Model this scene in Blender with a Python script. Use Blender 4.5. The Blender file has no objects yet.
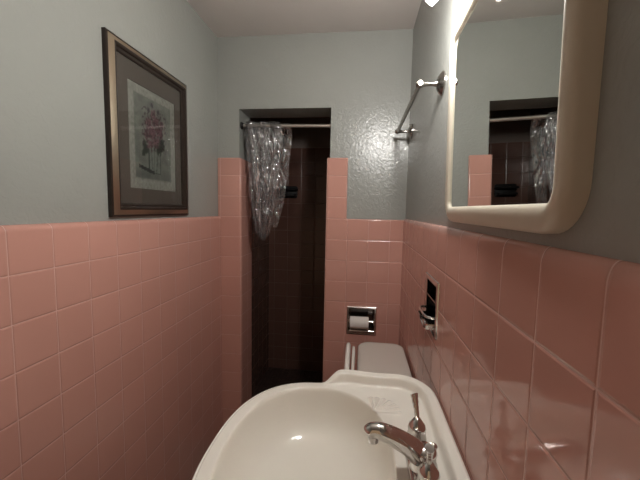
import bpy, bmesh, math, random
from mathutils import Vector, Matrix, noise
random.seed(7)
PI = math.pi
sc = bpy.context.scene
col = sc.collection

# ------------------------------------------------------------------ dimensions (metres)
XL, XR, YB = -0.7532, 0.2168, 1.7525      # tile faces: left, right, back
PL, PR, PB = -0.771, 0.228, 1.767         # painted wall faces
CEIL = 2.251
T = 0.11                                  # tile pitch
YF = -1.15                                # wall behind the camera
YJ = 1.945                                # back of the thick shower wall
SB = 2.70                                 # shower back wall
ZC = 1.3675

# ------------------------------------------------------------------ materials
def new_mat(name):
    m = bpy.data.materials.new(name); m.use_nodes = True
    nt = m.node_tree
    return m, nt, nt.nodes['Principled BSDF'], nt.nodes['Material Output']

def simple(name, colr, rough=.4, metal=0.0, coat=0.0, bump=None, spec=.5):
    m, nt, b, o = new_mat(name)
    b.inputs['Base Color'].default_value = (*colr, 1)
    b.inputs['Roughness'].default_value = rough
    b.inputs['Metallic'].default_value = metal
    b.inputs['Coat Weight'].default_value = coat
    b.inputs['Specular IOR Level'].default_value = spec
    if bump:
        sc_, st, dist = bump
        tc = nt.nodes.new('ShaderNodeTexCoord'); n = nt.nodes.new('ShaderNodeTexNoise')
        n.inputs['Scale'].default_value = sc_; n.inputs['Detail'].default_value = 3
        bp = nt.nodes.new('ShaderNodeBump'); bp.inputs['Strength'].default_value = st; bp.inputs['Distance'].default_value = dist
        nt.links.new(tc.outputs['Object'], n.inputs['Vector']); nt.links.new(n.outputs['Fac'], bp.inputs['Height'])
        nt.links.new(bp.outputs['Normal'], b.inputs['Normal'])
    return m

class NB:
    """tiny math-node builder"""
    def __init__(s, nt): s.nt = nt
    def m(s, op, a, b=None, c=None):
        n = s.nt.nodes.new('ShaderNodeMath'); n.operation = op
        for i, v in enumerate((a, b, c)):
            if v is None: continue
            if isinstance(v, (int, float)): n.inputs[i].default_value = v
            else: s.nt.links.new(v, n.inputs[i])
        return n.outputs[0]
    def rng(s, v, a, b, c=0., d=1.):
        n = s.nt.nodes.new('ShaderNodeMapRange'); n.interpolation_type = 'SMOOTHSTEP'
        s.nt.links.new(v, n.inputs['Value'])
        for k, x in zip(('From Min', 'From Max', 'To Min', 'To Max'), (a, b, c, d)): n.inputs[k].default_value = x
        return n.outputs['Result']

def tile_mat(name, colr, grout, weights, u0, ztop, rough=.13, z0=1.21, bump=.85, var=.06, tile=T, wave=.3):
    """square glazed tiles: u = weights . (x, y, z) - u0 ; rows hang from z0; no row joint above ztop"""
    m, nt, b, o = new_mat(name); N = NB(nt); L = nt.links
    tc = nt.nodes.new('ShaderNodeTexCoord'); sp = nt.nodes.new('ShaderNodeSeparateXYZ'); L.new(tc.outputs['Object'], sp.inputs[0])
    x, y, z = sp.outputs
    u = N.m('ADD', N.m('MULTIPLY', x, weights[0]), N.m('MULTIPLY', y, weights[1]))
    uu = N.m('DIVIDE', N.m('SUBTRACT', u, u0), tile)
    vv = N.m('DIVIDE', N.m('SUBTRACT', N.m('MINIMUM', z, ztop) if ztop else z, z0), tile)
    def edge(q):
        f = N.m('FRACT', q)
        return N.m('MULTIPLY', N.m('MINIMUM', f, N.m('SUBTRACT', 1.0, f)), tile)
    du = edge(uu); dv = edge(vv)
    if ztop: dv = N.m('ADD', dv, N.m('MULTIPLY', N.m('GREATER_THAN', z, ztop - .001), 1.0))
    d = N.m('MINIMUM', du, dv)
    mask = N.rng(d, .0005, .0013)
    cb = nt.nodes.new('ShaderNodeCombineXYZ')
    L.new(N.m('FLOOR', uu), cb.inputs[0]); L.new(N.m('FLOOR', vv), cb.inputs[1])
    wn = nt.nodes.new('ShaderNodeTexWhiteNoise'); wn.noise_dimensions = '3D'; L.new(cb.outputs[0], wn.inputs['Vector'])
    fac = N.m('ADD', N.m('MULTIPLY', wn.outputs['Value'], var), 1 - var / 2)
    tint = nt.nodes.new('ShaderNodeMix'); tint.data_type = 'RGBA'; tint.blend_type = 'MULTIPLY'; tint.inputs[0].default_value = 1
    cc = nt.nodes.new('ShaderNodeCombineColor')
    for i in range(3): L.new(fac, cc.inputs[i])
    tint.inputs[6].default_value = (*colr, 1); L.new(cc.outputs[0], tint.inputs[7])
    mx = nt.nodes.new('ShaderNodeMix'); mx.data_type = 'RGBA'
    L.new(mask, mx.inputs[0]); mx.inputs[6].default_value = (*grout, 1); L.new(tint.outputs[2], mx.inputs[7])
    L.new(mx.outputs[2], b.inputs['Base Color'])
    L.new(N.m('ADD', N.m('MULTIPLY', mask, rough - .6), .6), b.inputs['Roughness'])
    h = N.rng(d, .0004, .0040)
    nz = nt.nodes.new('ShaderNodeTexNoise'); nz.inputs['Scale'].default_value = 9; nz.inputs['Detail'].default_value = 1
    L.new(tc.outputs['Object'], nz.inputs['Vector'])
    hh = N.m('ADD', h, N.m('MULTIPLY', nz.outputs['Fac'], wave))
    bp = nt.nodes.new('ShaderNodeBump'); bp.inputs['Strength'].default_value = bump; bp.inputs['Distance'].default_value = .0012
    L.new(hh, bp.inputs['Height']); L.new(bp.outputs['Normal'], b.inputs['Normal'])
    return m

def paint_mat(name, colr, rough, scale, strength, dist):
    """rolled and brushed semi-gloss wall paint"""
    m, nt, b, o = new_mat(name); L = nt.links
    tc = nt.nodes.new('ShaderNodeTexCoord')
    a = nt.nodes.new('ShaderNodeTexNoise'); a.inputs['Scale'].default_value = scale; a.inputs['Detail'].default_value = 2.5; a.inputs['Distortion'].default_value = 1.2
    c = nt.nodes.new('ShaderNodeTexNoise'); c.inputs['Scale'].default_value = 5; c.inputs['Detail'].default_value = 3
    L.new(tc.outputs['Object'], a.inputs['Vector']); L.new(tc.outputs['Object'], c.inputs['Vector'])
    bp = nt.nodes.new('ShaderNodeBump'); bp.inputs['Strength'].default_value = strength; bp.inputs['Distance'].default_value = dist
    L.new(a.outputs['Fac'], bp.inputs['Height']); L.new(bp.outputs['Normal'], b.inputs['Normal'])
    r = nt.nodes.new('ShaderNodeMix'); r.data_type = 'RGBA'
    L.new(c.outputs['Fac'], r.inputs[0])
    r.inputs[6].default_value = (*[v * .95 for v in colr], 1); r.inputs[7].default_value = (*[v * 1.05 for v in colr], 1)
    L.new(r.outputs[2], b.inputs['Base Color']); b.inputs['Roughness'].default_value = rough
    return m

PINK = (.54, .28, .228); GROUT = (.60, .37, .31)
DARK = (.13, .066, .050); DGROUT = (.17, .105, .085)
M = {}
M['paint'] = paint_mat('grey_paint', (.305, .311, .288), .27, 48, .38, .004)
M['ceiling'] = paint_mat('ceiling_paint', (.54, .495, .46), .6, 90, .2, .002)
M['tile_left'] = tile_mat('pink_tile_left', PINK, GROUT, (0, 1), .7422, 1.215)
M['tile_right'] = tile_mat('pink_tile_right', PINK, GROUT, (0, 1), .6498, 1.215, rough=.09)
M['tile_back'] = tile_mat('pink_tile_back', PINK, GROUT, (1, 1), YB - .0675, 1.545, z0=1.21)
M['tile_strip'] = tile_mat('pink_tile_strip', PINK, GROUT, (1, 1), YB - .6435, 1.545, z0=1.21)
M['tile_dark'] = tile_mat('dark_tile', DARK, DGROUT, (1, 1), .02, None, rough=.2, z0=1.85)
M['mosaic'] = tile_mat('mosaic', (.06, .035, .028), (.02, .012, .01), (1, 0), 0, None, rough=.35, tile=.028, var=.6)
M['header'] = simple('shower_paint', (.20, .155, .135), .5)
M['porcelain'] = simple('porcelain', (.88, .845, .765), .1, coat=.3)
M['toilet'] = simple('toilet_china', (.66, .62, .56), .12, coat=.3)
M['seat'] = simple('seat_plastic', (.78, .75, .69), .25)
M['chrome'] = simple('chrome', (.62, .60, .58), .08, 1.0)
M['nickel'] = simple('brushed_nickel', (.34, .32, .295), .24, 1.0)
M['dark_chrome'] = simple('recess_metal', (.20, .18, .17), .2, 1.0)
M['rod'] = simple('rod_metal', (.62, .57, .52), .3, .8)
M['black'] = simple('black_rubber', (.012, .011, .011), .55, spec=.25)
M['cream'] = simple('cream_plastic', (.65, .59, .48), .32, bump=(160, .05, .001))
M['mirror'] = simple('mirror_silver', (.80, .83, .80), .015, 1.0)
M['paper'] = simple('toilet_paper', (.72, .69, .65), .9, bump=(220, .2, .001))
M['bronze'] = simple('frame_bronze', (.030, .020, .015), .32, .3, bump=(90, .15, .001))
M['pewter'] = simple('frame_pewter', (.46, .38, .28), .34, .95, bump=(140, .25, .001))
M['mat'] = simple('mat_board', (.085, .062, .052), .8)
M['floor'] = tile_mat('floor_mosaic', (.45, .40, .36), (.2, .18, .16), (1, 0), 0, None, rough=.4, tile=.05, var=.2)

# floor mosaics lie flat: rows follow y instead of z
for k in ('mosaic', 'floor'):
    nt = M[k].node_tree
    sp = next(n for n in nt.nodes if n.type == 'SEPXYZ')
    for l in list(nt.links):
        if l.from_socket == sp.outputs[2]:
            ts = l.to_socket; nt.links.remove(l); nt.links.new(sp.outputs[1], ts)

# glass: clear pane with fresnel gloss
m, nt, b, o = new_mat('picture_glass'); nt.nodes.remove(b)
tr = nt.nodes.new('ShaderNodeBsdfTransparent'); tr.inputs[0].default_value = (.93, .95, .94, 1)
gl = nt.nodes.new('ShaderNodeBsdfGlossy'); gl.inputs['Roughness'].default_value = .02
fr = nt.nodes.new('ShaderNodeFresnel'); fr.inputs[0].default_value = 1.5
mx = nt.nodes.new('ShaderNodeMixShader')
ge = nt.nodes.new('ShaderNodeNewGeometry'); mu = nt.nodes.new('ShaderNodeMath'); mu.operation = 'SUBTRACT'; mu.use_clamp = True
nt.links.new(fr.outputs[0], mu.inputs[0]); nt.links.new(ge.outputs['Backfacing'], mu.inputs[1])
nt.links.new(mu.outputs[0], mx.inputs[0]); nt.links.new(tr.outputs[0], mx.inputs[1]); nt.links.new(gl.outputs[0], mx.inputs[2])
nt.links.new(mx.outputs[0], o.inputs[0]); M['glass'] = m

# clear vinyl shower curtain
m, nt, b, o = new_mat('clear_vinyl'); nt.nodes.remove(b)
tc = nt.nodes.new('ShaderNodeTexCoord')
n1 = nt.nodes.new('ShaderNodeTexNoise'); n1.inputs['Scale'].default_value = 17; n1.inputs['Detail'].default_value = 2; n1.inputs['Distortion'].default_value = 1.2
mp = nt.nodes.new('ShaderNodeMapping'); mp.inputs['Scale'].default_value = (1, 1, .55)
bp = nt.nodes.new('ShaderNodeBump'); bp.inputs['Strength'].default_value = 1.0; bp.inputs['Distance'].default_value = .021
tr = nt.nodes.new('ShaderNodeBsdfTransparent'); tr.inputs[0].default_value = (.93, .92, .93, 1)
gl = nt.nodes.new('ShaderNodeBsdfGlossy'); gl.inputs['Roughness'].default_value = .09
di = nt.nodes.new('ShaderNodeBsdfDiffuse'); di.inputs[0].default_value = (.62, .60, .62, 1)
m1 = nt.nodes.new('ShaderNodeMixShader'); m1.inputs[0].default_value = .085
m2 = nt.nodes.new('ShaderNodeMixShader')
lw = nt.nodes.new('ShaderNodeFresnel'); lw.inputs[0].default_value = 2.1
nt.links.new(tc.outputs['Object'], mp.inputs[0]); nt.links.new(mp.outputs[0], n1.inputs['Vector'])
nt.links.new(n1.outputs['Fac'], bp.inputs['Height'])
for q in (gl, di, lw): nt.links.new(bp.outputs['Normal'], q.inputs['Normal'])
nt.links.new(tr.outputs[0], m1.inputs[1]); nt.links.new(di.outputs[0], m1.inputs[2])
nt.links.new(lw.outputs[0], m2.inputs[0]); nt.links.new(m1.outputs[0], m2.inputs[1]); nt.links.new(gl.outputs[0], m2.inputs[2])
nt.links.new(m2.outputs[0], o.inputs[0]); M['vinyl'] = m

# lamp glass
m, nt, b, o = new_mat('lit_frosted_glass')
b.inputs['Base Color'].default_value = (.9, .9, .9, 1)
b.inputs['Emission Color'].default_value = (1.0, .975, .94, 1); b.inputs['Emission Strength'].default_value = 46
M['lamp'] = m

# the flower print: its inks as a colour attribute
m, nt, b, o = new_mat('flower_print')
ca = nt.nodes.new('ShaderNodeVertexColor'); ca.layer_name = 'ink'
nt.links.new(ca.outputs[0], b.inputs['Base Color']); b.inputs['Roughness'].default_value = .7
M['print'] = m

# ------------------------------------------------------------------ mesh helpers
WORLD = {}
def thing(name, label, cat, loc, group=None):
    o = bpy.data.objects.new(name, None); col.objects.link(o); o.location = loc
    o.empty_display_size = .05
    o['label'] = label; o['category'] = cat
    if group: o['group'] = group
    WORLD[o.name] = Vector(loc)
    return o
def obj(name, bm, mat, parent=None, smooth=True, bevel=None, sub=0, angle=40):
    bmesh.ops.recalc_face_normals(bm, faces=bm.faces)
    off = WORLD[parent.name] if parent else Vector((0, 0, 0))
    if parent: bmesh.ops.translate(bm, verts=bm.verts, vec=-off)
    me = bpy.data.meshes.new(name); bm.to_mesh(me); bm.free()
    me.materials.append(mat)
    o = bpy.data.objects.new(name, me); col.objects.link(o)
    if smooth:
        me.polygons.foreach_set('use_smooth', [True] * len(me.polygons))
        try: me.set_sharp_from_angle(angle=math.radians(angle))
        except Exception: pass
    if parent: o.parent = parent; WORLD[o.name] = off
    if bevel:
        md = o.modifiers.new('bevel', 'BEVEL'); md.width = bevel; md.segments = 3; md.limit_method = 'ANGLE'; md.angle_limit = math.radians(40)
        md.harden_normals = False
    if sub:
        md = o.modifiers.new('sub', 'SUBSURF'); md.levels = sub; md.render_levels = sub
    return o
def tag(o, label, cat, group=None):
    o['label'] = label; o['category'] = cat
    if group: o['group'] = group
    return o
def struct(name, bm, mat, **k):
    o = obj(name, bm, mat, **k); o['kind'] = 'structure'; return o

def box(bm, x0, x1, y0, y1, z0, z1):
    v = [bm.verts.new(p) for p in ((x0,y0,z0),(x1,y0,z0),(x1,y1,z0),(x0,y1,z0),(x0,y0,z1),(x1,y0,z1),(x1,y1,z1),(x0,y1,z1))]
    for f in ((0,3,2,1),(4,5,6,7),(0,1,5,4),(1,2,6,5),(2,3,7,6),(3,0,4,7)): bm.faces.new([v[i] for i in f])
    return bm
def B(*a): return box(bmesh.new(), *a)

def slab(us, vs, solid, to3, d0, d1):
    """extruded grid of cells, only boundary faces; to3(u, v, d) -> xyz"""
    bm = bmesh.new(); cache = {}
    def V(i, j, k):
        if (i, j, k) not in cache: cache[(i, j, k)] = bm.verts.new(to3(us[i], vs[j], (d0, d1)[k]))
        return cache[(i, j, k)]
    nu, nv = len(us) - 1, len(vs) - 1
    S = lambda i, j: 0 <= i < nu and 0 <= j < nv and solid((us[i]+us[i+1])/2, (vs[j]+vs[j+1])/2)
    for i in range(nu):
        for j in range(nv):
            if not S(i, j): continue
            for k in (0, 1): bm.faces.new([V(i,j,k), V(i+1,j,k), V(i+1,j+1,k), V(i,j+1,k)])
            for di, dj, (a, b_) in ((-1,0,((0,0),(0,1))), (1,0,((1,0),(1,1))), (0,-1,((0,0),(1,0))), (0,1,((0,1),(1,1)))):
                if not S(i+di, j+dj):
                    p, q = (i+a[0], j+a[1]), (i+b_[0], j+b_[1])
                    bm.faces.new([V(*p,0), V(*q,0), V(*q,1), V(*p,1)])
    return bm

def loft(bm, rings, cap0=False, cap1=False, closed=True):
    R = [[bm.verts.new(p) for p in r] for r in rings]
    n = len(R[0])
    for a, b_ in zip(R, R[1:]):
        for i in range(n if closed else n - 1):
            j = (i + 1) % n
            bm.faces.new([a[i], a[j], b_[j], b_[i]])
    if cap0: bm.faces.new(R[0][::-1])
    if cap1: bm.faces.new(R[-1])
    return bm

def basis(d):
    d = d.normalized(); a = Vector((0, 0, 1)) if abs(d.z) < .9 else Vector((1, 0, 0))
    u = d.cross(a).normalized(); return u, d.cross(u).normalized()

def tube(bm, pts, rad, seg=14, flat=1.0):
    pts = [Vector(p) for p in pts]; rings = []
    u = None
    for i, p in enumerate(pts):
        d = (pts[min(i+1, len(pts)-1)] - pts[max(i-1, 0)]).normalized()
        if u is None: u, w = basis(d)
        else:
            u = (u - d * u.dot(d)).normalized(); w = d.cross(u)
        r = rad[i] if isinstance(rad, (list, tuple)) else rad
        rings.append([p + (u * math.cos(t) + w * math.sin(t) * flat) * r for t in (2*PI*k/seg for k in range(seg))])
    return loft(bm, rings, True, True)
def lathe(bm, prof, base, axis=(0, 0, 1), seg=28):
    """prof = [(radius, height)] along axis from base"""
    base = Vector(base); ax = Vector(axis).normalized(); u, w = basis(ax); rings = []
    for r, h in prof:
        r = max(r, .00025)
        rings.append([base + ax * h + (u * math.cos(t) + w * math.sin(t)) * r for t in (2*PI*k/seg for k in range(seg))])
    return loft(bm, rings, True, True)
def ball(bm, c, r, seg=14):
    return lathe(bm, [(r*math.sin(PI*k/10), -r*math.cos(PI*k/10)) for k in range(11)], c, seg=seg)
def smooth_pts(pts, n=6):
    """Catmull-Rom through points"""
    P = [Vector(p) for p in pts]; out = []
    for i in range(len(P)-1):
        a, b_, c, d = P[max(i-1,0)], P[i], P[i+1], P[min(i+2,len(P)-1)]
        for k in range(n):
            t = k/n
            out.append(.5*((2*b_)+(c-a)*t+(2*a-5*b_+4*c-d)*t*t+(3*b_-a-3*c+d)*t**3))
    out.append(P[-1]); return out
def rrect(u0, u1, v0, v1, r, n=8):
    """rounded rectangle outline as (u, v)"""
    out = []
    for cu, cv, a0 in ((u1-r, v1-r, 0), (u0+r, v1-r, 90), (u0+r, v0+r, 180), (u1-r, v0+r, 270)):
        for k in range(n+1):
            a = math.radians(a0 + 90*k/n); out.append((cu + r*math.cos(a), cv + r*math.sin(a)))
    return out

# ------------------------------------------------------------------ the setting
struct('floor', B(PL-.1, PR+.1, YF-.1, YJ, -.1, 0), M['floor'], smooth=False)
struct('ceiling', B(PL-.1, PR+.1, YF-.1, YJ, CEIL, CEIL+.1), M['ceiling'], smooth=False)
struct('wall_left', B(PL-.1, PL, YF-.1, PB, 0, CEIL), M['paint'], smooth=False)
struct('wall_front', slab([PL, -.70, .10, PR], [0, 2.03, CEIL], lambda u, v: not (-.70 < u < .10 and v < 2.03), lambda u, v, d: (u, d, v), YF-.1, YF), M['paint'], smooth=False)
# right wall with the pocket of the chrome soap holder
SY0, SY1, SZ0, SZ1 = .942, 1.085, 1.032, 1.158
struct('wall_right', slab([YF-.1, SY0, SY1, YJ], [0, SZ0, SZ1, CEIL], lambda u, v: not (SY0 < u < SY1 and SZ0 < v < SZ1),
       lambda u, v, d: (d, u, v), PR, PR+.1), M['paint'], smooth=False)
# back wall: opening to the shower and the pocket of the paper holder
OX0, OX1, OZ = -.655, -.166, 1.886
HX0, HX1, HZ0, HZ1 = -.047, .087, .719, .847
struct('wall_back', slab([PL-.1, OX0, OX1, HX0, HX1, PR+.1], [0, HZ0, HZ1, OZ, CEIL],
       lambda u, v: not (OX0 < u < OX1 and v < OZ) and not (HX0 < u < HX1 and HZ0 < v < HZ1),
       lambda u, v, d: (u, d, v), PB, YJ), M['paint'], smooth=False)
# wainscot on the long walls with a rounded cap
def wains(xw, xf, y0, y1, zt=1.32, rv=.016):
    s = 1 if xf > xw else -1; t = abs(xf-xw); prof = [(xw, 0), (xf, 0), (xf, zt-rv)]
    for k in range(1, 9):
        a = PI/2*k/8; prof.append((xf - s*min(.0145, t*.9)*(1-math.cos(a)), zt-rv+rv*math.sin(a)))
    prof.append((xw, zt))
    return loft(bmesh.new(), [[(x, y0, z) for x, z in prof], [(x, y1, z) for x, z in prof]], True, True)
struct('trim_1', wains(PL, XL, YF, YB), M['tile_left'], angle=30)
bm = slab([YF, SY0, SY1, YB], [0, SZ0, SZ1, 1.2], lambda u, v: not (SY0 < u < SY1 and SZ0 < v < SZ1), lambda u, v, d: (d, u, v), XR, PR)
w2 = wains(PR, XR, YF, YB, 1.328, .024)
for v in w2.verts:
    if v.co.z < .01: v.co.z = 1.2
me = bpy.data.meshes.new('tmp'); w2.to_mesh(me); w2.free(); bm.from_mesh(me); bpy.data.meshes.remove(me)
bmesh.ops.remove_doubles(bm, verts=bm.verts, dist=1e-5)
struct('trim_2', bm, M['tile_right'], angle=30)
# back wall tile right of the opening: low field plus one raised column, turning into the jamb
JX1 = -.181
bm = slab([JX1, -.073, HX0, HX1, PR], [0, HZ0, HZ1, 1.32, 1.632],
          lambda u, v: (v < 1.32 or u < -.073) and not (HX0 < u < HX1 and HZ0 < v < HZ1), lambda u, v, d: (u, d, v), YB, PB)
box(bm, JX1, OX1, PB-.0005, YJ, 0, 1.632)
struct('trim_3', bm, M['tile_back'], bevel=.006, angle=30)
# back wall tile left of the opening
bm = B(PL, -.6435, YB, PB, 0, 1.632); box(bm, OX0, -.6435, PB-.0005, YJ, 0, 1.632)
struct('trim_4', bm, M['tile_strip'], bevel=.006, angle=30)
# shower stall behind the opening
SX0, SX1, STZ = -.747, .16, 1.85
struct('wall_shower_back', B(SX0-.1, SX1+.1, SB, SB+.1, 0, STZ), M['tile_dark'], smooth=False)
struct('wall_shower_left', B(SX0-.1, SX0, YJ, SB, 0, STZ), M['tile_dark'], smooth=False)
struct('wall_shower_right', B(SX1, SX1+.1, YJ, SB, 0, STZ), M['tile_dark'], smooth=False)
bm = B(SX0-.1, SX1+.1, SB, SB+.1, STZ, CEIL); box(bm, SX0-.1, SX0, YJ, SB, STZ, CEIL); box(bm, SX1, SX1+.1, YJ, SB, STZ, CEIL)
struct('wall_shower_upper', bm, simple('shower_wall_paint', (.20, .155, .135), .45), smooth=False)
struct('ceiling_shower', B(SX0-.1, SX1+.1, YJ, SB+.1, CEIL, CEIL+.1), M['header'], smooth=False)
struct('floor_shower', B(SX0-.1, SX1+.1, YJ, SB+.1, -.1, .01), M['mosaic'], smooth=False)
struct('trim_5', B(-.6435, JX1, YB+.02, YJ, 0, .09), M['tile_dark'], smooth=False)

# ------------------------------------------------------------------ wall lamp
lamp = thing('wall_lamp', 'wall lamp with a lit pointed frosted glass shade above the mirror', 'lamp', (PR, .78, 1.98))
obj('backplate', lathe(bmesh.new(), [(.055, 0), (.055, .008), (.045, .018), (.02, .024), (0, .025)], (PR, .78, 2.0), (-1, 0, 0)), M['nickel'], lamp)
obj('arm', tube(bmesh.new(), smooth_pts([(PR-.02, .78, 2.0), (.175, .78, 2.015), (.14, .78, 2.0), (.137, .78, 1.965)]), .007), M['nickel'], lamp)
obj('collar', lathe(bmesh.new(), [(.012, 0), (.026, -.004), (.028, -.03), (.024, -.034)], (.137, .78, 1.972)), M['nickel'], lamp)
prof = [(0, 1.803), (.0045, 1.806), (.010, 1.812), (.017, 1.822), (.026, 1.838), (.033, 1.856), (.037, 1.876), (.037, 1.895), (.032, 1.918), (.026, 1.938)]
obj('lamp_shade', lathe(bmesh.new(), prof, (.137, .78, 0)), M['lamp'], lamp)

# ------------------------------------------------------------------ mirror with deep rounded frame
mir = thing('wall_mirror', 'mirror in a deep rounded cream frame on the right wall over the sink', 'mirror', (PR, .63, 1.345))
Y0, Y1, Z0, Z1 = .369, .900, 1.343, 1.797
def glass_x(y, z): return .2065 + .0145*(y-.63) - .0190*(z-1.56)      # the door hangs slightly out of true
def ring(k, h, r, wall=None):
    return [(wall if wall is not None else glass_x(u, v)-h*.75, u, v) for u, v in rrect(Y0+.019*k, Y1-.050*k, Z0+.036*k, Z1-.036*k, r, 10)]
rings = [ring(.02, 0, .058, PR), ring(0, -.010, .06), ring(.05, -.003, .058), ring(.16, .002, .052), ring(.32, .0055, .046), ring(.50, .0078, .038), ring(.66, .0085, .032), ring(.80, .0082, .026),
         ring(.90, .0065, .020), ring(.96, .0035, .017), ring(1.0, -.0005, .015), ring(1.0, 0, .015, PR)]
obj('frame', loft(bmesh.new(), rings + [rings[0]]), M['cream'], mir)
bm = loft(bmesh.new(), [ring(.995, 0, .015), ring(.995, -.005, .015)], True, True)
obj('mirror_glass', bm, M['mirror'], mir, smooth=False)

# ------------------------------------------------------------------ framed flower picture
pic = thing('framed_picture', 'dark bronze framed print of pink flowers in a glass vase on the left wall', 'picture', (PL, 1.19, 1.331))
FY0, FY1, FZ0, FZ1 = .952, 1.414, 1.331, 1.886
def prect(ins, x): return [(x, FY0+ins, FZ0+ins), (x, FY1-ins, FZ0+ins), (x, FY1-ins, FZ1-ins), (x, FY0+ins, FZ1-ins)]
bm = bmesh.new(); loft(bm, [prect(0, PL), prect(0, -.759), prect(.002, -.7565), prect(.007, -.7565)])
loft(bm, [prect(.023, -.7478), prect(.025, -.7470), prect(.027, -.7472), prect(.032, -.7500), prect(.034, -.7545), prect(.040, -.756), prect(.044, -.759), prect(.044, PL)])
obj('frame', bm, M['bronze'], pic, angle=25)
bm = loft(bmesh.new(), [prect(.007, -.7565), prect(.012, -.7532), prect(.018, -.7498), prect(.023, -.7478)])
fb = obj('frame_band', bm, M['pewter'], pic, angle=50); fb['label'] = 'worn gold band of the frame'
bx = PL + .006
bm = slab([FY0+.04, 1.050, 1.329, FY1-.04], [FZ0+.04, 1.428, 1.780, FZ1-.04], lambda u, v: not (1.05 < u < 1.329 and 1.428 < v < 1.780),
          lambda u, v, d: (d, u, v), PL+.003, bx)
obj('mat_board', bm, M['mat'], pic, smooth=False)
# the print: fine grid with inks
NU, NV = 84, 108
bm = bmesh.new(); lay = bm.loops.layers.float_color.new('ink')
gv = [[bm.verts.new((PL+.0035, 1.048+.283*i/NU, 1.426+.356*j/NV)) for j in range(NV+1)] for i in range(NU+1)]
blooms = [(.40,.66,.10),(.55,.70,.11),(.47,.58,.11),(.63,.61,.10),(.36,.55,.09),(.55,.50,.10),(.50,.77,.08),(.68,.70,.07),(.42,.46,.08)]
def mixc(a, b_, t): t = max(0, min(1, t)); return tuple(x+(y-x)*t for x, y in zip(a, b_))
def ink(u, v):
    n = noise.noise(Vector((u*9, v*11, 1))); n2 = noise.noise(Vector((u*30, v*34, 5)))
    if u < .13 or u > .87 or v < .12 or v > .90:                     # pale torn-paper border
        c = mixc((.42,.39,.35), (.27,.25,.22), .5+n2*.8+n*.3)
        e = max(.13-u, u-.87, .12-v, v-.90)
        return mixc((.12,.11,.10), c, e/.02)
    c = mixc((.25,.24,.21), (.15,.145,.13), .45+n*.9+n2*.25)
    if v < .33 : c = mixc(c, (.11,.115,.105), (.33-v)*2.4)
    if .38 < u < .64 and .17 < v < .45:                              # glass vase
        c = mixc(c, (.25,.26,.24), .35+n2*.8)
        if min(abs(u-.385), abs(u-.635)) < .012 or v < .185: c = (.06,.065,.06)
        for s in (.45,.50,.56):
            if abs(u - s - (v-.3)*(s-.5)*3) < .010: c = mixc(c, (.05,.07,.045), .55+n2*.8)
    if .18 < u < .56 and abs(v-.225+(u-.2)*.16) < .017 and u < .5: c = (.045,.04,.04)   # dark stem lying on the table
    for (x, y, r) in ((.33,.40,.055),(.66,.49,.085),(.60,.43,.07),(.30,.45,.05),(.28,.36,.04)):
        d = math.hypot(u-x, (v-y)*1.1)/r + n2*.5
        if d < 1: c = mixc(c, (.035,.042,.030), 1.5*(1-d)+.45)
    for k, (x, y, r) in enumerate(blooms):
        d = math.hypot(u-x, (v-y)*1.2)/r*(1.15) + n2*.75
        if d < 1:
            sw = .5+.5*math.sin(d*13+k+3*math.atan2(v-y, u-x))
            c = mixc(mixc((.29,.145,.165), (.085,.025,.04), min(1, sw*.8+.5*abs(n2)+.25*(k%3==1))), c, (d-.75)*4)
    if .25 < u < .78 and .40 < v < .82 and n2 < -.16: c = mixc(c, (.06,.035,.04), .8)
    for x, y in ((.47,.86),(.40,.80),(.60,.82)):
        if math.hypot(u-x, v-y) < .025+n2*.01: c = (.06,.04,.05)
    return c
for i in range(NU):
    for j in range(NV):
        f = bm.faces.new([gv[i][j], gv[i+1][j], gv[i+1][j+1], gv[i][j+1]])
        for l, (a, b_) in zip(f.loops, ((i,j),(i+1,j),(i+1,j+1),(i,j+1))): l[lay] = (*[q*.62 for q in ink(a/NU, b_/NV)], 1)
pr = obj('flower_print', bm, M['print'], pic, smooth=False); pr['label'] = 'print of pink flowers in a glass vase'
obj('glass_pane', B(PL+.0085, PL+.0105, FY0+.042, FY1-.042, FZ0+.042, FZ1-.042), M['glass'], pic, smooth=False)

# ------------------------------------------------------------------ towel bar
TX, TZ = .162, 1.7405
tb = thing('towel_bar', 'brushed nickel towel bar on the right wall beyond the mirror', 'towel bar', (PR, 1.36, TZ))
obj('bar', tube(bmesh.new(), [(TX, 1.046, TZ), (TX, 1.677, TZ)], .0075, 18), M['nickel'], tb)
for yy in (1.058, 1.665):
    obj('post', lathe(bmesh.new(), [(.0, -.013), (.008, -.011), (.0115, -.004), (.0115, .004), (.0085, .010), (.0065, .022), (.0065, .036), (.009, .050), (.013, .060)], (TX, yy, TZ), (1, 0, 0)), M['nickel'], tb)
    obj('wall_flange', lathe(bmesh.new(), [(.012, -.018), (.020, -.015), (.028, -.010), (.034, -.004), (.034, 0)], (PR, yy, TZ), (1, 0, 0)), M['nickel'], tb)

# ------------------------------------------------------------------ recessed paper holder and roll
ph = thing('toilet_paper_holder', 'recessed chrome toilet paper holder in the pink tile beside the shower', 'toilet paper holder', (.02, YB, .708))
cx0, cx1, cz0, cz1 = -.059, .098, .707, .859
def prr(ins, y): return [(cx0+ins, y, cz0+ins), (cx1-ins, y, cz0+ins), (cx1-ins, y, cz1-ins), (cx0+ins, y, cz1-ins)]
obj('frame', loft(bmesh.new(), [prr(0, YB+.0002), prr(.001, YB-.004), prr(.004, YB-.006), prr(.011, YB-.005), prr(.014, YB-.001), prr(.014, YB+.004), prr(0, YB+.0002)]), M['chrome'], ph, angle=25)
def prh(ins, y): return [(HX0+ins, y, HZ0+ins), (HX1-ins, y, HZ0+ins), (HX1-ins, y, HZ1-ins), (HX0+ins, y, HZ1-ins)]
obj('recess_box', loft(bmesh.new(), [prh(.001, YB), prh(.001, YB+.06), prh(.003, YB+.06), prh(.003, YB)][:2], False, True), M['dark_chrome'], ph, smooth=False)
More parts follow.
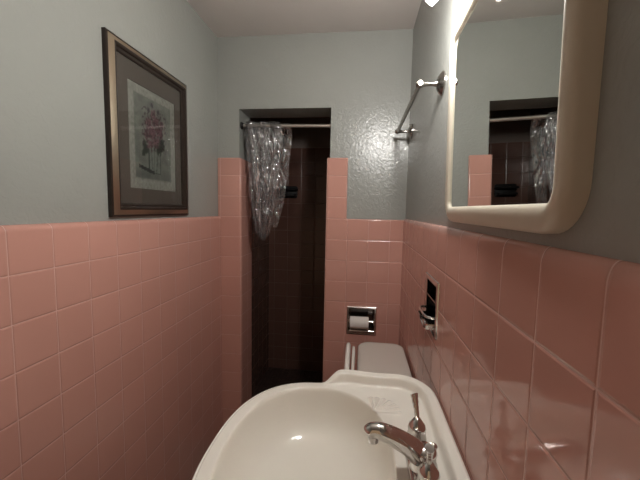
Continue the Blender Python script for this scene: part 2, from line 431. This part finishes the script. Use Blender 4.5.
bm = bmesh.new(); tube(bm, [(HX0+.002, YB-.011, .783), (HX1-.002, YB-.011, .783)], .007)
obj('roller', bm, M['chrome'], ph)
for xa, xb in ((HX0-.004, HX0+.007), (HX1-.007, HX1+.004)):
    obj('bracket', B(xa, xb, YB-.019, YB+.02, .774, .792), M['chrome'], ph, bevel=.003)
obj('lower_lip', tube(bmesh.new(), [(HX0+.003, YB-.004, .727), (HX1-.003, YB-.004, .727)], .008), M['chrome'], ph)
roll = thing('toilet_paper_roll', 'small white toilet paper roll hanging in the recessed chrome holder', 'toilet paper', (.01, YB-.011, .75))
RC = (0, YB-.011, .783-.0085)
bm = bmesh.new(); rr = [(.0165, -.040), (.031, -.040), (.0325, -.0385), (.0325, .0555), (.031, .057), (.0165, .057), (.0165, -.040)]
base = Vector((0, RC[1], RC[2])); rings = []
for r, h in rr: rings.append([base + Vector((h, r*math.cos(2*PI*k/32), r*math.sin(2*PI*k/32))) for k in range(32)])
loft(bm, rings); obj('paper', bm, M['paper'], roll)
bm = bmesh.new(); rings = []
for r, h in ((.0162, -.0395), (.0162, .0565), (.0155, .0565), (.0155, -.0395), (.0162, -.0395)):
    rings.append([base + Vector((h, r*math.cos(2*PI*k/32), r*math.sin(2*PI*k/32))) for k in range(32)])
loft(bm, rings); obj('cardboard_core', bm, simple('cardboard', (.35, .25, .16), .9), roll)

# ------------------------------------------------------------------ recessed soap holder on the right wall
sh = thing('soap_holder', 'recessed chrome soap and toothbrush holder in the right wall tile', 'soap holder', (XR, 1.015, .99))
def srr(ins, x): return [(x, .925+ins, 1.016+ins), (x, 1.10-ins, 1.016+ins), (x, 1.10-ins, 1.173-ins), (x, .925+ins, 1.173-ins)]
obj('frame', loft(bmesh.new(), [srr(0, XR-.0002), srr(.001, XR-.004), srr(.004, XR-.006), srr(.013, XR-.005), srr(.017, XR-.001), srr(.017, XR+.004), srr(0, XR-.0002)]), M['chrome'], sh, angle=25)
def sri(ins, x): return [(x, SY0+ins, SZ0+ins), (x, SY1-ins, SZ0+ins), (x, SY1-ins, SZ1-ins), (x, SY0+ins, SZ1-ins)]
obj('recess_box', loft(bmesh.new(), [sri(.001, XR), sri(.001, XR+.06)], False, True), M['dark_chrome'], sh, smooth=False)
# soap tray with raised rim and grooves
bm = bmesh.new()
tr_ = [(x, y) for x, y in rrect(XR-.030, XR+.05, SY0+.004, SY1-.004, .012, 5)]
cxm, cym = XR+.01, (SY0+SY1)/2
def tray(k, z): return [(cxm+(x-cxm)*k, cym+(y-cym)*k, z) for x, y in tr_]
loft(bm, [tray(.8, 1.033), tray(.97, 1.036), tray(1, 1.046), tray(.99, 1.052), tray(.94, 1.052), tray(.90, 1.042), tray(.85, 1.038)], True, True)
for k in range(5):
    yy = SY0+.025+k*.0225; tube(bm, [(XR-.014, yy, 1.0395), (XR+.04, yy, 1.0395)], .003, 8)
obj('soap_tray', bm, M['chrome'], sh)
bm = bmesh.new(); tube(bm, smooth_pts([(XR+.02, SY0+.012, 1.066), (XR-.020, SY0+.018, 1.068), (XR-.026, cym, 1.068), (XR-.020, SY1-.018, 1.068), (XR+.02, SY1-.012, 1.066)]), .004, 10)
obj('guard_rail', bm, M['chrome'], sh)
bm = slab([SY0+.002, SY0+.024, SY0+.042, SY0+.062, SY0+.080, SY0+.100, SY0+.118, SY1-.002], [XR-.001, XR+.016, XR+.034, XR+.055],
          lambda u, v: not (XR+.016 < v < XR+.034 and (SY0+.024 < u < SY0+.042 or SY0+.062 < u < SY0+.080 or SY0+.100 < u < SY0+.118)),
          lambda u, v, d: (v, u, d), 1.108, 1.111)
obj('toothbrush_shelf', bm, M['chrome'], sh, smooth=False)

# ------------------------------------------------------------------ shower: rod, curtain, soap dish
rod = thing('shower_rod', 'pale metal shower curtain rod across the shower opening', 'curtain rod', (-.41, 1.80, 1.806))
obj('tube', tube(bmesh.new(), [(OX0+.002, 1.80, 1.809), (OX1-.002, 1.80, 1.802)], .0085, 16), M['rod'], rod)
obj('end_cap', lathe(bmesh.new(), [(.0, .014), (.012, .014), (.019, .006), (.019, 0)], (OX0, 1.80, 1.809), (1, 0, 0)), M['black'], rod)
obj('end_cap', lathe(bmesh.new(), [(.0, .012), (.010, .012), (.013, .005), (.013, 0)], (OX1, 1.80, 1.802), (-1, 0, 0)), M['rod'], rod)

def curtain():
    bm = bmesh.new()
    def sheet(prof, NU, NV, folds, amp, seed, crk):
        """prof: rows of (z, xleft, xright, ymid)"""
        g = []
        for j in range(NV+1):
            v = j/NV*(len(prof)-1); k = min(int(v), len(prof)-2); t = v-k
            a = [prof[k][i]+(prof[k+1][i]-prof[k][i])*t for i in range(4)]
            row = []
            for i in range(NU+1):
                u = i/NU
                q = Vector((u*7+seed, a[0]*9, seed*2.3)); c = noise.noise(q); c2 = noise.noise(Vector((u*19, a[0]*22, seed))); c3 = abs(noise.noise(Vector((u*11+3, a[0]*13, seed+9))))
                ph_ = 2*PI*folds*(u + .05*c + .05*math.sin(a[0]*7+seed))
                x = a[1]+(a[2]-a[1])*(u + .015*math.sin(ph_*2)) + crk*.3*c2
                y = a[3] + amp*math.sin(ph_)*(a[2]-a[1])/.22 + crk*c2 + crk*1.6*(c3-.3)
                row.append(bm.verts.new((x, y, a[0] + crk*.3*c)))
            g.append(row)
        for j in range(NV):
            for i in range(NU): bm.faces.new([g[j][i], g[j][i+1], g[j+1][i+1], g[j+1][i]])
    # gathered front, hitched up over the rod
    front = [(1.812,-.632,-.452,1.815),(1.829,-.630,-.455,1.803),(1.823,-.632,-.440,1.787),(1.80,-.637,-.425,1.784),(1.72,-.630,-.430,1.782),(1.64,-.618,-.440,1.783),(1.56,-.610,-.446,1.785),
             (1.48,-.604,-.452,1.787),(1.40,-.594,-.462,1.789),(1.32,-.584,-.472,1.792),(1.26,-.573,-.484,1.795),(1.215,-.558,-.503,1.797),(1.196,-.545,-.518,1.799),(1.192,-.538,-.526,1.80)]
    sheet(front, 90, 120, 3.2, .014, 1.7, .012)
    back = [(1.825,-.625,-.46,1.806),(1.78,-.62,-.452,1.826),(1.64,-.606,-.452,1.830),(1.48,-.59,-.465,1.826),(1.34,-.575,-.482,1.818),(1.24,-.558,-.503,1.808),(1.205,-.542,-.522,1.802)]
    sheet(back, 60, 70, 2.6, .012, 4.1, .009)
    # loose sheer edge hanging behind to the right
    sheet([(1.818,-.46,-.385,1.806),(1.76,-.47,-.385,1.85),(1.60,-.475,-.405,1.86),(1.40,-.48,-.43,1.86),(1.26,-.49,-.465,1.85)], 24, 40, 1.0, .006, 8.3, .002)
    return bm
cu = obj('shower_curtain', curtain(), M['vinyl'], angle=180)
tag(cu, 'clear crinkled plastic shower curtain bunched at the left of the rod', 'shower curtain')

sd = thing('shower_soap_dish', 'black soap dish with a grab bar on the dark back wall of the shower', 'soap dish', (-.585, SB, 1.48))
bm = bmesh.new(); pts = [(x, z) for x, z in rrect(-.664, -.512, 1.452, 1.548, .014, 5)]
loft(bm, [[(x, SB, z) for x, z in pts], [(x, SB-.008, z) for x, z in pts], [(-.588+(x+.588)*.94, SB-.012, 1.50+(z-1.5)*.9) for x, z in pts]], False, True)
obj('backplate', bm, M['black'], sd)
bm = bmesh.new(); pts = rrect(-.656, -.520, SB-.07, SB-.005, .02, 5)
loft(bm, [[(x, y, 1.468) for x, y in pts], [(x, y, 1.484) for x, y in pts], [(-.588+(x+.588)*.92, SB-.04+(y-SB+.04)*.85, 1.484) for x, y in pts], [(-.588+(x+.588)*.88, SB-.04+(y-SB+.04)*.8, 1.474) for x, y in pts]], True, True)
obj('tray', bm, M['black'], sd)
obj('grab_bar', tube(bmesh.new(), smooth_pts([(-.660, SB-.006, 1.520), (-.655, SB-.055, 1.520), (-.588, SB-.06, 1.520), (-.521, SB-.055, 1.520), (-.516, SB-.006, 1.520)]), .009, 12), M['black'], sd)

# ------------------------------------------------------------------ sink
CXS, CYS = -.09, .66
def on_front(t):                                # outer bowl edge, left half
    a, b_, n = .219, .283, 2.5
    c, s = math.cos(t), math.sin(t)
    return Vector((CXS + a*math.copysign(abs(c)**(2/n), c), CYS + b_*math.copysign(abs(s)**(2/n), s)))
half = [on_front(PI - k*(PI*.5-.06)/26) for k in range(27)]                       # from leftmost to near the step
half = [p for p in half if p.x < -.112]
half += [Vector(p) for p in ((-.095,.9445),(-.083,.955),(-.070,.969),(-.054,.981),(-.036,.9865),(-.012,.9865),(.020,.9825),(.052,.9795),(.085,.9805),(.115,.9825),(.143,.979),(.168,.966),(.189,.946),(.205,.921),(.2135,.895),(.2155,.860),(.216,.82),(.216,.76),(.216,.70),(.216,.66))]
full = half + [Vector((p.x, 2*CYS-p.y)) for p in reversed(half[1:-1])]
def resample(P, n):
    L = [0]
    for i in range(len(P)): L.append(L[-1] + (P[(i+1) % len(P)]-P[i]).length)
    out = []; k = 0
    for i in range(n):
        s = L[-1]*i/n
        while L[k+1] < s: k += 1
        t = (s-L[k])/max(1e-9, L[k+1]-L[k]); out.append(P[k].lerp(P[(k+1) % len(P)], t))
    return out
NO = 220
O = resample(full, NO)
for _ in range(2): O = [(O[i-1]+2*O[i]+O[(i+1) % NO])/4 for i in range(NO)]
nor = []
for i in range(NO):
    t = (O[(i+2) % NO]-O[i-2]).normalized(); nrm = Vector((t.y, -t.x))
    if nrm.dot(O[i]-Vector((CXS, CYS))) < 0: nrm = -nrm
    nor.append(nrm)
for _ in range(3): nor = [(nor[i-1]+nor[i]+nor[(i+1) % NO]).normalized() for i in range(NO)]
def bowl_pt(i, k=1.0):                          # bowl opening in the direction of outline point i
    d = O[i]-Vector((CXS+.005, CYS)); a, b_, n = .180, .252, 2.25
    r = (abs(d.x/a)**n + abs(d.y/b_)**n)**(-1/n)
    return Vector((CXS-.005, CYS)) + d*r*k
def sstep(a, b_, x): t = max(0, min(1, (x-a)/(b_-a))); return t*t*(3-2*t)
ZR = .86
def rise(p): return sstep(-.098, -.052, p.x)    # 0 round the front, 1 on the raised back ledge
rings = []
def oring(d, zf, zb):
    r = []
    for i in range(NO):
        gap = (O[i]-bowl_pt(i)).length; s = rise(O[i]); dd = d*min(1, .85*gap/.062)
        p = O[i]-nor[i]*dd
        r.append((p.x, p.y, zf+(zb-zf)*s))
    return r
rings += [oring(-.0, ZR-.075, ZR-.075), oring(0, ZR-.02, ZR-.02), oring(0, ZR-.010, ZR+.010), oring(.0015, ZR-.005, ZR+.019), oring(.004, ZR-.002, ZR+.0245), oring(.008, ZR-.0018, ZR+.0275),
          oring(.0105, ZR-.0038, ZR+.028), oring(.012, ZR-.0038, ZR+.0277), oring(.0145, ZR-.0005, ZR+.0268), oring(.018, ZR, ZR+.026), oring(.023, ZR, ZR+.0255), oring(.0265, ZR, ZR+.0248),
          oring(.029, ZR, ZR+.0228), oring(.0305, ZR, ZR+.019), oring(.032, ZR, ZR+.013), oring(.0335, ZR, ZR+.006), oring(.0355, ZR, ZR+.0015), oring(.038, ZR, ZR+.0003), oring(.050, ZR, ZR), oring(.062, ZR-.0001, ZR-.0001)]
for k, z in ((1.010, -.0004), (1.0, -.002), (.993, -.006), (.988, -.012), (.983, -.022), (.975, -.038), (.962, -.056), (.938, -.076), (.895, -.095), (.82, -.112), (.70, -.125), (.54, -.133), (.36, -.1365), (.18, -.138), (.09, -.1385)):
    rings.append([(*bowl_pt(i, k), ZR+z) for i in range(NO)])
under = []
for d, z in ((.004, .775), (.02, .762), (.06, .745)):
    under.append([(*(O[i]-nor[i]*d*min(1, (O[i]-bowl_pt(i)).length/.03+.3)), z) for i in range(NO)])
c0 = Vector((.02, CYS))
for k, z in ((.66, .72), (.45, .695), (.30, .685)):
    under.append([(*(c0+(O[i]-c0)*k), z) for i in range(NO)])
sink = thing('bathroom_sink', 'cream porcelain sink with a raised back ledge against the right wall', 'sink', (0, CYS, 0))
obj('basin', loft(bmesh.new(), list(reversed(under))+rings, True, True), M['porcelain'], sink, angle=70)
# fluted shell soap rest on the deck
bm = bmesh.new(); hx, hy = .048, .815; g = []
for i in range(61):
    a = math.radians(-8+118*i/60); row = []
    for j in range(17):
        q = j/16; rr_ = .006+.078*q*(1-.10*abs((i/60)-.5)*2)
        edge_ = min(1, i/5, (60-i)/5, (16-j)/3)
        hgt = .0004*edge_ + .0038*edge_*(.5+.5*math.cos(2*PI*8*i/60))*sstep(0, .25, q)*(1-sstep(.75, 1, q)) - .0016*(1-edge_)
        row.append(bm.verts.new((hx+rr_*math.cos(a), hy+rr_*math.sin(a), ZR+hgt)))
    g.append(row)
for i in range(60):
    for j in range(16): bm.faces.new([g[i][j], g[i+1][j], g[i+1][j+1], g[i][j+1]])
obj('soap_shell', bm, M['porcelain'], sink, angle=180)
obj('drain', lathe(bmesh.new(), [(0, .003), (.010, .003), (.016, .001), (.023, .002), (.024, 0), (.022, -.02)], (CXS-.004, CYS, ZR-.1365)), M['chrome'], sink)
obj('pedestal', loft(bmesh.new(), [[(.03+a*math.cos(2*PI*k/36), CYS+b_*math.sin(2*PI*k/36), z) for k in range(36)] for a, b_, z in
    ((.12,.125,0),(.12,.125,.03),(.10,.10,.06),(.075,.08,.15),(.07,.075,.4),(.085,.09,.6),(.11,.13,.70))], True, True), M['porcelain'], sink)

# ------------------------------------------------------------------ faucet
fa = thing('sink_faucet', 'chrome faucet with an arching spout and upright lever handle on the cream sink', 'faucet', (.133, .63, ZR))
bm = bmesh.new(); pts = rrect(.106, .162, .538, .722, .027, 8); pc = Vector((.134, .63))
loft(bm, [[(pc.x+(x-pc.x)*k, pc.y+(y-pc.y)*(k*.5+.5), z) for x, y in pts] for k, z in ((1, ZR-.001), (1, ZR+.006), (.93, ZR+.012), (.78, ZR+.015), (.5, ZR+.016))], True, True)
obj('base_plate', bm, M['chrome'], fa)
obj('body', lathe(bmesh.new(), [(.027, .012), (.026, .022), (.023, .030), (.0225, .040), (.024, .046), (.021, .054), (.012, .060), (0, .061)], (.135, .628, ZR)), M['chrome'], fa)
sp_ = smooth_pts([(.140,.628,.884), (.121,.628,.904), (.099,.628,.9195), (.076,.628,.931), (.055,.628,.9385), (.042,.628,.941), (.033,.628,.939), (.027,.628,.932)], 5)
n = len(sp_); rad = [.0225-.0080*min(1, i/(n*.75)) for i in range(n)]
for k, f in ((1, .55), (2, .80), (3, .93)): rad[n-k] = rad[n-k]*f
obj('spout', tube(bmesh.new(), sp_, rad, 20), M['chrome'], fa)
obj('aerator', lathe(bmesh.new(), [(.0095, 0), (.0105, -.004), (.0105, -.016), (.008, -.018)], (.037, .628, .934)), M['chrome'], fa)
for yy, s in ((.692, 1), (.566, -1)):
    h = obj('handle', lathe(bmesh.new(), [(.0225, .010), (.0225, .018), (.0215, .026), (.020, .036), (.0185, .046), (.0190, .052), (.0165, .060), (.010, .068), (.0065, .073), (0, .075)], (.131, yy, ZR)), M['chrome'], fa)
    obj('lever', tube(bmesh.new(), smooth_pts([(.131, yy, .928), (.130, yy+s*.004, .942), (.128, yy+s*.011, .957), (.126, yy+s*.019, .972), (.1255, yy+s*.0205, .9745)], 5), [.0050]*5+[.0052]*3+[.0058]*3+[.0068]*3+[.0078]*3+[.0082]*2+[.0075, .0045], 14), M['chrome'], h)
lr = obj('lift_rod', tube(bmesh.new(), [(.156, .645, ZR+.010), (.156, .645, .902)], .003, 10), M['chrome'], fa)
obj('knob', ball(bmesh.new(), (.156, .645, .906), .0075), M['chrome'], lr)

# ------------------------------------------------------------------ toilet
tl = thing('toilet', 'white toilet with raised seat and lid standing behind the sink', 'toilet', (-.1, 1.31, 0))
def tank_ring(x0, x1, y0, y1, r, z): return [(x, y, z) for x, y in rrect(x0, x1, y0, y1, r, 8)]
obj('tank', loft(bmesh.new(), [tank_ring(.05, .20, 1.12, 1.50, .03, .37), tank_ring(.035, .20, 1.10, 1.515, .04, .40), tank_ring(.020, .205, 1.08, 1.535, .05, .70), tank_ring(.020, .205, 1.08, 1.535, .05, .715)], True, True), M['toilet'], tl)
def lid_r(i, z): return [(x, y, z) for x, y in rrect(.004+i, .2105-i*.4, 1.065+i, 1.553-i, .055-i*.6, 10)]
obj('tank_lid', loft(bmesh.new(), [lid_r(.006, .714), lid_r(0, .718), lid_r(0, .742), lid_r(.003, .748), lid_r(.009, .752), lid_r(.02, .754), lid_r(.04, .755)], True, True), M['toilet'], tl)
def egg(k, z, dx=0, w=.185, ln=.46, x1=-.02):
    out = []
    for i in range(40):
        a = 2*PI*i/40; c, s = math.cos(a), math.sin(a)
        xx = x1 - ln/2 + c*ln/2; out.append((x1-ln/2+(xx-x1+ln/2)*k+dx, 1.31+s*w*k*(1+.12*c), z))
    return out
obj('bowl', loft(bmesh.new(), [egg(.62, 0, .04), egg(.60, .04, .04), egg(.52, .14, .05), egg(.62, .22, .04), egg(.88, .32, .01), egg(1, .38), egg(1, .40), egg(.97, .405), egg(.80, .405), egg(.76, .39), egg(.66, .30), egg(.4, .22, .03), egg(.2, .2, .04)], True, True), M['toilet'], tl)
obj('neck', B(-.05, .17, 1.20, 1.42, .20, .40), M['toilet'], tl, bevel=.02)
def up_ring(k, x, tilt, w, h0, hh):
    out = []
    for i in range(40):
        a = 2*PI*i/40; c, s = math.cos(a), math.sin(a)
        zz = hh/2*(1+c*k); yy = 1.31+s*w*k*(1-.10*c); out.append((x+tilt*zz, yy, h0+zz))
    return out
bm = bmesh.new()                                                   # open seat ring, stood up
loft(bm, [up_ring(1, -.046, .02, .18, .415, .412), up_ring(1.0, -.038, .02, .18, .415, .412), up_ring(.97, -.033, .02, .18, .415, .412), up_ring(.66, -.033, .02, .18, .415, .412), up_ring(.62, -.040, .02, .18, .415, .412), up_ring(.64, -.048, .02, .18, .415, .412), up_ring(.97, -.051, .02, .18, .415, .412), up_ring(1, -.046, .02, .18, .415, .412)])
obj('seat', bm, M['seat'], tl)
bm = bmesh.new()
loft(bm, [up_ring(.9, -.026, .02, .18, .415, .398), up_ring(.99, -.025, .02, .18, .415, .398), up_ring(1, -.021, .02, .18, .415, .398), up_ring(.99, -.016, .02, .18, .415, .398), up_ring(.9, -.013, .02, .18, .415, .398)], True, True)
obj('lid', bm, M['seat'], tl)
for yy in (1.24, 1.38):
    obj('hinge', tube(bmesh.new(), [(-.03, yy-.02, .418), (-.03, yy+.02, .418)], .012, 12), M['seat'], tl)
fl = obj('flush_lever', tube(bmesh.new(), [(.024, 1.14, .66), (.010, 1.14, .66), (.006, 1.145, .66), (.006, 1.20, .652)], [.009, .009, .006, .005], 10), M['chrome'], tl)

# ------------------------------------------------------------------ world, camera, view
w = bpy.data.worlds.new('world'); sc.world = w; w.use_nodes = True
w.node_tree.nodes['Background'].inputs[0].default_value = (.07, .047, .028, 1)  # faint warm fill, added to warm the near right wall from behind the camera
cam = bpy.data.cameras.new('camera'); co = bpy.data.objects.new('camera', cam); col.objects.link(co)
cam.sensor_width = 36; cam.lens = 36*336.217/640; cam.clip_start = .01
yaw, pitch, rl = -.118797, -.0915571, .0187815
fwd = Vector((math.sin(yaw)*math.cos(pitch), math.cos(yaw)*math.cos(pitch), math.sin(pitch)))
rt = Vector((math.cos(yaw), -math.sin(yaw), 0)); up = rt.cross(fwd)
r2 = rt*math.cos(rl)+up*math.sin(rl); u2 = up*math.cos(rl)-rt*math.sin(rl)
mw = Matrix(((r2.x, u2.x, -fwd.x, 0), (r2.y, u2.y, -fwd.y, 0), (r2.z, u2.z, -fwd.z, ZC), (0, 0, 0, 1)))
co.matrix_world = mw
sc.camera = co
sc.view_settings.view_transform = 'Standard'; sc.view_settings.look = 'None'
sc.view_settings.gamma = 1; sc.view_settings.use_curve_mapping = False
sc.view_settings.exposure = 2.4
sc.cycles.use_denoising = True
sc.cycles.sample_clamp_indirect = 12
sc.cycles.max_bounces = 10; sc.cycles.transparent_max_bounces = 16
